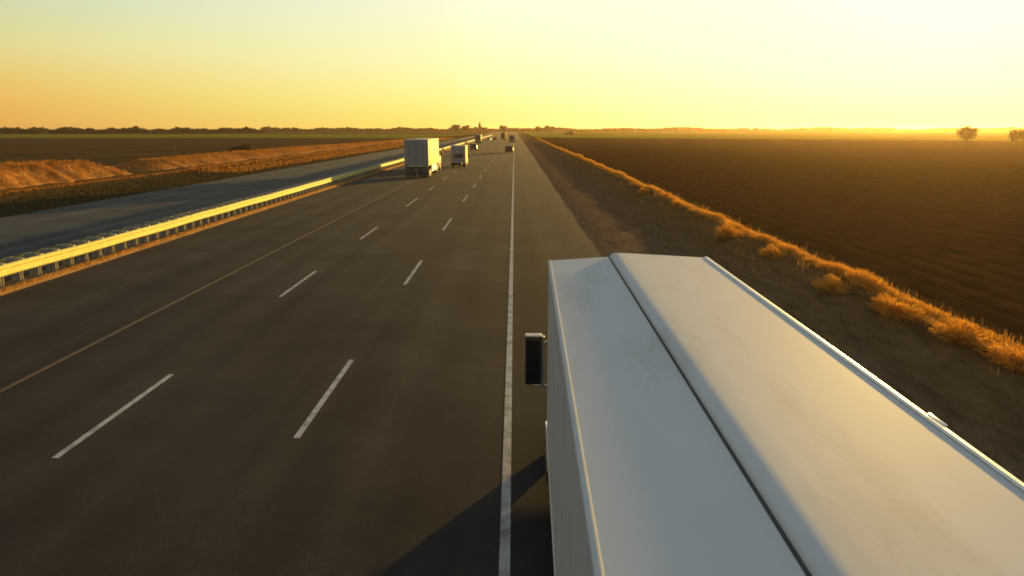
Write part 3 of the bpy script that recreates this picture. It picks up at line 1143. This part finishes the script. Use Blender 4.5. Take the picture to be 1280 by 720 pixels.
def car(name, label, loc, rz, paint, Wd=1.8, Ht=1.48, L=4.6, suv=False, group=None):
    o = thing(name, label, 'car', loc, rz, group)
    hw = Wd / 2
    g0 = .30
    belt = Ht * .62
    body = [(0.05, g0 + .1), (.10, g0), (L - .1, g0), (L, g0 + .15), (L - .02, belt * .74), (L - .35, belt * .84), (L - 1.35, belt * .97), (.9 if not suv else .12, belt), (.1, belt * .98), (0.0, belt * .75)]
    MB().prism(body, -hw, hw, .05, (g0 + .35, belt, .05)).build('body', paint, o, 40)
    if suv:
        gh = [(.14, belt - .03), (L - 1.45, belt - .03), (L - 2.2, Ht - .02), (L - 2.6, Ht), (.55, Ht), (.38, Ht - .05)]
    else:
        gh = [(.55, belt - .03), (L - 1.25, belt - .03), (L - 2.1, Ht - .03), (L - 2.5, Ht), (1.6, Ht), (1.3, Ht - .04)]
    MB().prism(gh, -hw + .05, hw - .05, .03, (belt, Ht, .17)).build('cabin', paint, o, 40)
    yb, zb = gh[-1]
    y0b, z0b = gh[0]
    mb = MB()
    k0, k1 = .14, .86

    def lerp(k):
        return (y0b + (yb - y0b) * k, z0b + (zb - z0b) * k)
    a, b = lerp(k0), lerp(k1)
    mb.prism([(a[0] - .035, a[1]), (a[0] + .02, a[1]), (b[0] + .02, b[1]), (b[0] - .035, b[1])], -hw + .2, hw - .2)
    mb.build('rear_window', 'window_glass', o)
    for s in (-1, 1):
        mb = MB()
        x0, x1 = sorted((s * (hw - .155), s * (hw - .095)))
        mb.prism([(y0b + .65, belt + .04), (L - 1.75, belt + .04), (L - 2.3, Ht - .12), (yb + .25, Ht - .12)], x0, x1)
        w_ = mb.build('side_window', 'window_glass', o)
        MB().box(*sorted((s * (hw - .36), s * (hw - .04))), -.02, .06, belt * .70, belt * .88, .015).build('tail_light', 'red_lens', o)
        MB().box(*sorted((s * (hw - .36), s * (hw - .06))), L - .07, L + .005, belt * .62, belt * .74, .015).build('headlight', 'clear_lens', o)
        MB().box(*sorted((s * (hw - .03), s * (hw + .16))), L - 1.75, L - 1.63, belt, belt + .14, .03).build('mirror', paint, o)
        for yy in (.9, L - .85):
            wheel(o, s * (hw - .10), yy, .33 if not suv else .37, .22, s)
    MB().box(-hw + .06, hw - .06, -.06, .03, g0 + .03, g0 + .22, .03).build('bumper', 'black_plastic', o, 40)
    MB().box(-.26, .26, -.075, -.06, g0 + .24, g0 + .36).build('number_plate', 'flap', o)
    return o


p = at(521, 222.5)
semi('white semi-trailer truck in the left lane, seen from behind, its right side sunlit', (p.x, p.y, 0.004), R(0.2), 2.92, 4.55, 12.5, 1.42)
p = at(573, 209.5)
box_truck('box_van', 'pale box van in the middle lane, just right of the semi-trailer', (p.x, p.y, 0.004), 0, 2.25, 3.30, 4.6, .72)
p = at(597.5, 180)
box_truck('lorry', 'far white lorry with a sunlit side, beyond the box van', (p.x, p.y, 0.004), 0, 2.35, 3.6, 6.5, .95, 'slate_paint', 'slate_paint')
p = at(592, 188)
car('parked_car', 'slate grey car behind the far lorry, right of the box van', (p.x, p.y, 0.004), 0, 'slate_paint', 1.9, 1.85, 4.7, True)
bpy.data.objects['parked_car'].name = 'suv'
p = at(636.5, 191.5)
car('car', 'black car alone in the right lane near the white edge line', (p.x, p.y, 0.004), 0, 'dark_paint', 2.0, 1.75, 4.8, True)
p = at(640, 178.5)
box_truck('lorry', 'dark blue lorry far ahead in the right lane', (p.x, p.y, 0.004), 0, 2.4, 3.3, 6.0, .9, 'blue_paint', 'blue_paint')
p = at(629, 175)
box_truck('lorry', 'tall dark lorry far ahead, left of the blue one', (p.x, p.y, 0.004), 0, 2.4, 3.9, 7.0, .9, 'dark_paint', 'dark_paint')
p = at(619, 175.3)
car('car', 'small dark car far ahead, left of the tall dark lorry', (p.x, p.y, 0.004), 0, 'dark_paint', 1.85, 1.6, 4.6)
p = at(611, 176.3)
car('car', 'pale car far ahead, just right of the white lorry', (p.x, p.y, 0.004), 0, 'side_paint', 1.85, 1.7, 4.6, True)

# ------------------------------------------------------------------ the near truck
TW = 2.55
ZR = H - 2.04
pL = at(686, 322, ZR)
TYAW = -math.atan((660 - 643) / FPX)
LB = 10.6                      # length of the box; its front is local y = 0
near = thing('moving_truck', 'large white box truck nearest the camera, on the right shoulder, roof seen from above', 'truck', (pL.x, pL.y, 0.004), TYAW)


def loft(name, prof, y0, y1, m, parent, close=False, ny=2, smooth=True):
    yy = np.linspace(y0, y1, ny)
    P = np.array(prof)
    n = len(P)
    v = np.stack([np.repeat(P[None, :, 0], ny, 0), np.repeat(yy[:, None], n, 1), np.repeat(P[None, :, 1], ny, 0)], -1)
    i = np.arange(ny * n).reshape(ny, n)
    if close:
        j = np.roll(i, -1, axis=1)
        f = np.stack([i[:-1], j[:-1], j[1:], i[1:]], -1).reshape(-1, 4)
        faces = [tuple(q) for q in f] + [tuple(i[0]), tuple(reversed(i[-1]))]
    else:
        f = np.stack([i[:-1, :-1], i[:-1, 1:], i[1:, 1:], i[1:, :-1]], -1).reshape(-1, 4)
        faces = [tuple(q) for q in f]
    me = bpy.data.meshes.new(name)
    me.from_pydata([tuple(q) for q in v.reshape(-1, 3)], [], faces)
    me.update()
    b = bmesh.new()
    b.from_mesh(me)
    bmesh.ops.recalc_face_normals(b, faces=b.faces[:])
    b.to_mesh(me)
    b.free()
    if smooth:
        me.polygons.foreach_set('use_smooth', [True] * len(me.polygons))
        me.set_sharp_from_angle(angle=R(40))
    return link(name, me, m, parent)


FLOOR = 0.66
XS = 0.99                      # where the two roof panels meet
# walls
MB().box(0.0, 0.04, -LB, 0.0, FLOOR, ZR - 0.107).build('left_wall', 'side_paint', near)
MB().box(TW - 0.04, TW, -LB, 0.0, FLOOR, ZR - 0.09).build('right_wall', 'white_paint', near)
MB().box(0.042, TW - 0.042, -0.04, -0.002, FLOOR, ZR - 0.105).build('front_wall', 'white_paint', near)
MB().box(0.042, TW - 0.042, -LB + .002, -LB + .04, FLOOR, ZR - 0.08).build('rear_wall', 'grey_door', near)
MB().box(0.042, TW - 0.042, -LB + .042, -.042, FLOOR, FLOOR + .12).build('floor', 'chassis', near)
# roof: two sheets, each with its own thickness
lp = [(0.035, ZR - 0.050), (0.20, ZR - 0.039), (0.50, ZR - 0.016), (0.80, ZR + 0.005), (XS - 0.036, ZR + 0.014), (XS - 0.036, ZR - 0.10), (0.035, ZR - 0.10)]
loft('left_roof_panel', lp, -LB + .01, -.012, 'white_paint', near, True, 2)
rp = [(XS + 0.0, ZR + 0.040), (XS + 0.010, ZR + 0.054), (XS + 0.02, ZR + 0.059), (XS + 0.05, ZR + 0.068), (XS + 0.09, ZR + 0.075), (XS + 0.14, ZR + 0.076),
      (XS + .30, ZR + .071), (TW - 0.60, ZR + 0.036), (TW - 0.05, ZR + 0.006), (TW - 0.05, ZR - .07), (XS + 0.0, ZR - .07)]
loft('right_roof_panel', rp, -LB + .01, .006, 'white_paint', near, True, 2)
MB().box(XS - .035, XS - .001, -LB + .012, .004, ZR - .06, ZR + .004).build('roof_seam', 'sealant', near)
# rounded rails along the roof edges
rl = [(-0.012, ZR - 0.105), (-0.016, ZR - 0.077), (-0.012, ZR - 0.058), (0.0, ZR - 0.049), (0.022, ZR - 0.045), (0.034, ZR - 0.048), (0.034, ZR - 0.104), (0.0, ZR - 0.106)]
loft('roof_rail', rl, -LB, 0.0, 'rail_paint', near, True, 2)
rl2 = [(TW + 0.012, ZR - 0.085), (TW + 0.018, ZR - 0.015), (TW + 0.014, ZR + 0.013), (TW, ZR + 0.023), (TW - 0.03, ZR + 0.022), (TW - 0.048, ZR + 0.015), (TW - 0.048, ZR - 0.083)]
loft('roof_rail', rl2, -LB, 0.0, 'trim_metal', near, True, 2)
# dark drip joint under the left rail, lower rail, rub rail
MB().box(-0.006, -0.0005, -LB, -.02, ZR - 0.140, ZR - 0.108).build('drip_joint', 'sealant', near)
MB().box(-0.014, -0.001, -LB, 0.0, FLOOR, FLOOR + .12, .003, 1).build('lower_rail', 'trim_metal', near)
MB().box(TW + .001, TW + .014, -LB, 0.0, FLOOR, FLOOR + .12, .003, 1).build('lower_rail', 'trim_metal', near)
mb = MB()
for k in range(1, 8):
    yy = -k * LB / 8
    mb.box(-.003, -.0002, yy - .025, yy + .025, FLOOR + .125, ZR - .145)
mb.build('wall_seams', 'side_paint', near)
# chrome piece added on the right edge to make a bright glint there
MB().box(TW + .0, TW + .035, -6.78, -6.55, ZR - .01, ZR + .028, .010).build('edge_glint', 'chrome', near, 40)
MB().box(TW - .10, TW - .06, -6.2, .08, .16, FLOOR - .003, .01, 1).build('side_skirt', 'side_paint', near)  # unseen panel added to stop the sun passing under the box
# underside and rear axle
MB().box(.75, TW - .75, -LB + .3, 2.6, .42, FLOOR - .004).build('chassis', 'chassis', near)
for s, xx in ((-1, .26), (1, TW - .26)):
    wheel(near, xx, -LB + 2.6, .48, .5, s)
    wheel(near, xx + (-.02 if s > 0 else .02), .83, .44, .3, s)
MB().box(.40, TW - .40, .14, 1.40, .20, .56, .03).build('under_cab_blocker', 'chassis', near, 40)  # unseen block added under the cab to fill out the cast shadow
# cab: forward of the box and lower, with a sloping nose
c0 = .12
pts = [(c0, .52), (c0 + .3, .52), (c0 + .32, .95), (c0 + 1.10, .95), (c0 + 1.12, .52), (c0 + 1.36, .50), (c0 + 1.46, .8), (c0 + 1.45, 1.22), (c0 + 1.36, 1.42), (c0 + 1.05, 2.35), (c0 + .2, 2.45), (c0, 2.40)]
MB().prism(pts, .20, TW - .20, .04, (1.4, 2.45, .12)).build('cab', 'white_paint', near, 40)
MB().prism([(c0 + 1.33, 1.47), (c0 + 1.39, 1.48), (c0 + 1.11, 2.32), (c0 + 1.05, 2.28)], .36, TW - .36).build('windscreen', 'window_glass', near)
for s in (-1, 1):
    xc = .20 if s < 0 else TW - .20
    dr = MB().box(*sorted((xc + s * .002, xc + s * .016)), c0 + .12, c0 + 1.12, .98, 1.45, .004, 1).build('door', 'white_paint', near)
    MB().box(*sorted((xc + s * .018, xc + s * .04)), c0 + .2, c0 + .34, 1.30, 1.34).build('handle', 'black_plastic', dr)
    MB().box(*sorted((xc - s * .09, xc - s * .012)), c0 + .15, c0 + 1.02, 1.48, 2.2).build('side_window', 'window_glass', near)
    MB().box(*sorted((xc - s * .42, xc - s * .06)), c0 + 1.38, c0 + 1.48, .88, 1.10, .02).build('headlight', 'clear_lens', near)
    # tall mirror on its arms
    xm = xc + s * 0.43
    mz = 1.19
    q = MB().box(*sorted((xm - .15, xm + .15)), c0 + .92, c0 + 1.06, mz, mz + .92, .03).build('mirror', 'black_plastic', near, 40)
    MB().box(*sorted((xm - .12, xm + .10)), c0 + .912, c0 + .9185, mz + .05, mz + .85).build('mirror_glass', 'window_glass', q)
    MB().box(*sorted((xm - .152, xm + .152)), c0 + .90, c0 + 1.065, mz + .922, mz + .955, .012).build('mirror_lit_top', 'side_paint', q)  # pale top: the sunlit highlight on the mirror, put into its colour
    mb = MB()
    mb.box(*sorted((xm - s * .15, xm - s * .20)), c0 + .94, c0 + 1.04, mz - .02, mz + .92, .012, 1)
    for zz in (mz - .06, mz + .78):
        mb.box(*sorted((xm, xc - s * .05)), c0 + .96, c0 + 1.02, zz, zz + .04)
    mb.build('mirror_arm', 'grey_paint', q)
    MB().box(*sorted((xc - s * .02, xc + s * .21)), c0 + .06, c0 + .58, .42, .64, .02).build('step', 'chrome', near, 40)
MB().cyl((.23, -.75, .50), (0, 1, 0), .27, .95, 24).build('fuel_tank', 'chrome', near, 40)
MB().box(.18, TW - .18, c0 + 1.36, c0 + 1.54, .42, .72, .03).build('bumper', 'grey_paint', near, 40)

# ------------------------------------------------------------------ haze
hz = MB().box(-2600, 3000, -120, 5200, -1.5, 18.5).build('haze', None)
tag(hz, 'thin golden evening haze over the road and the fields', 'haze', kind='stuff')
hm = bpy.data.materials.new('haze_air')
hm.use_nodes = True
t = hm.node_tree
t.nodes.clear()
mo = t.nodes.new('ShaderNodeOutputMaterial')
pv = t.nodes.new('ShaderNodeVolumePrincipled')
pv.inputs['Color'].default_value = (1.0, 0.72, 0.48, 1)
pv.inputs['Density'].default_value = 0.00009
pv.inputs['Anisotropy'].default_value = 0.72
t.links.new(pv.outputs[0], mo.inputs['Volume'])
hz.data.materials.append(hm)

# ------------------------------------------------------------------ picture
S.view_settings.view_transform = 'Standard'
S.view_settings.look = 'None'
S.view_settings.gamma = 1.0
S.view_settings.use_curve_mapping = False
S.view_settings.exposure = EXPOSURE
S.cycles.use_denoising = True
S.cycles.max_bounces = 8
S.cycles.volume_bounces = 0
S.cycles.filter_width = 1.8
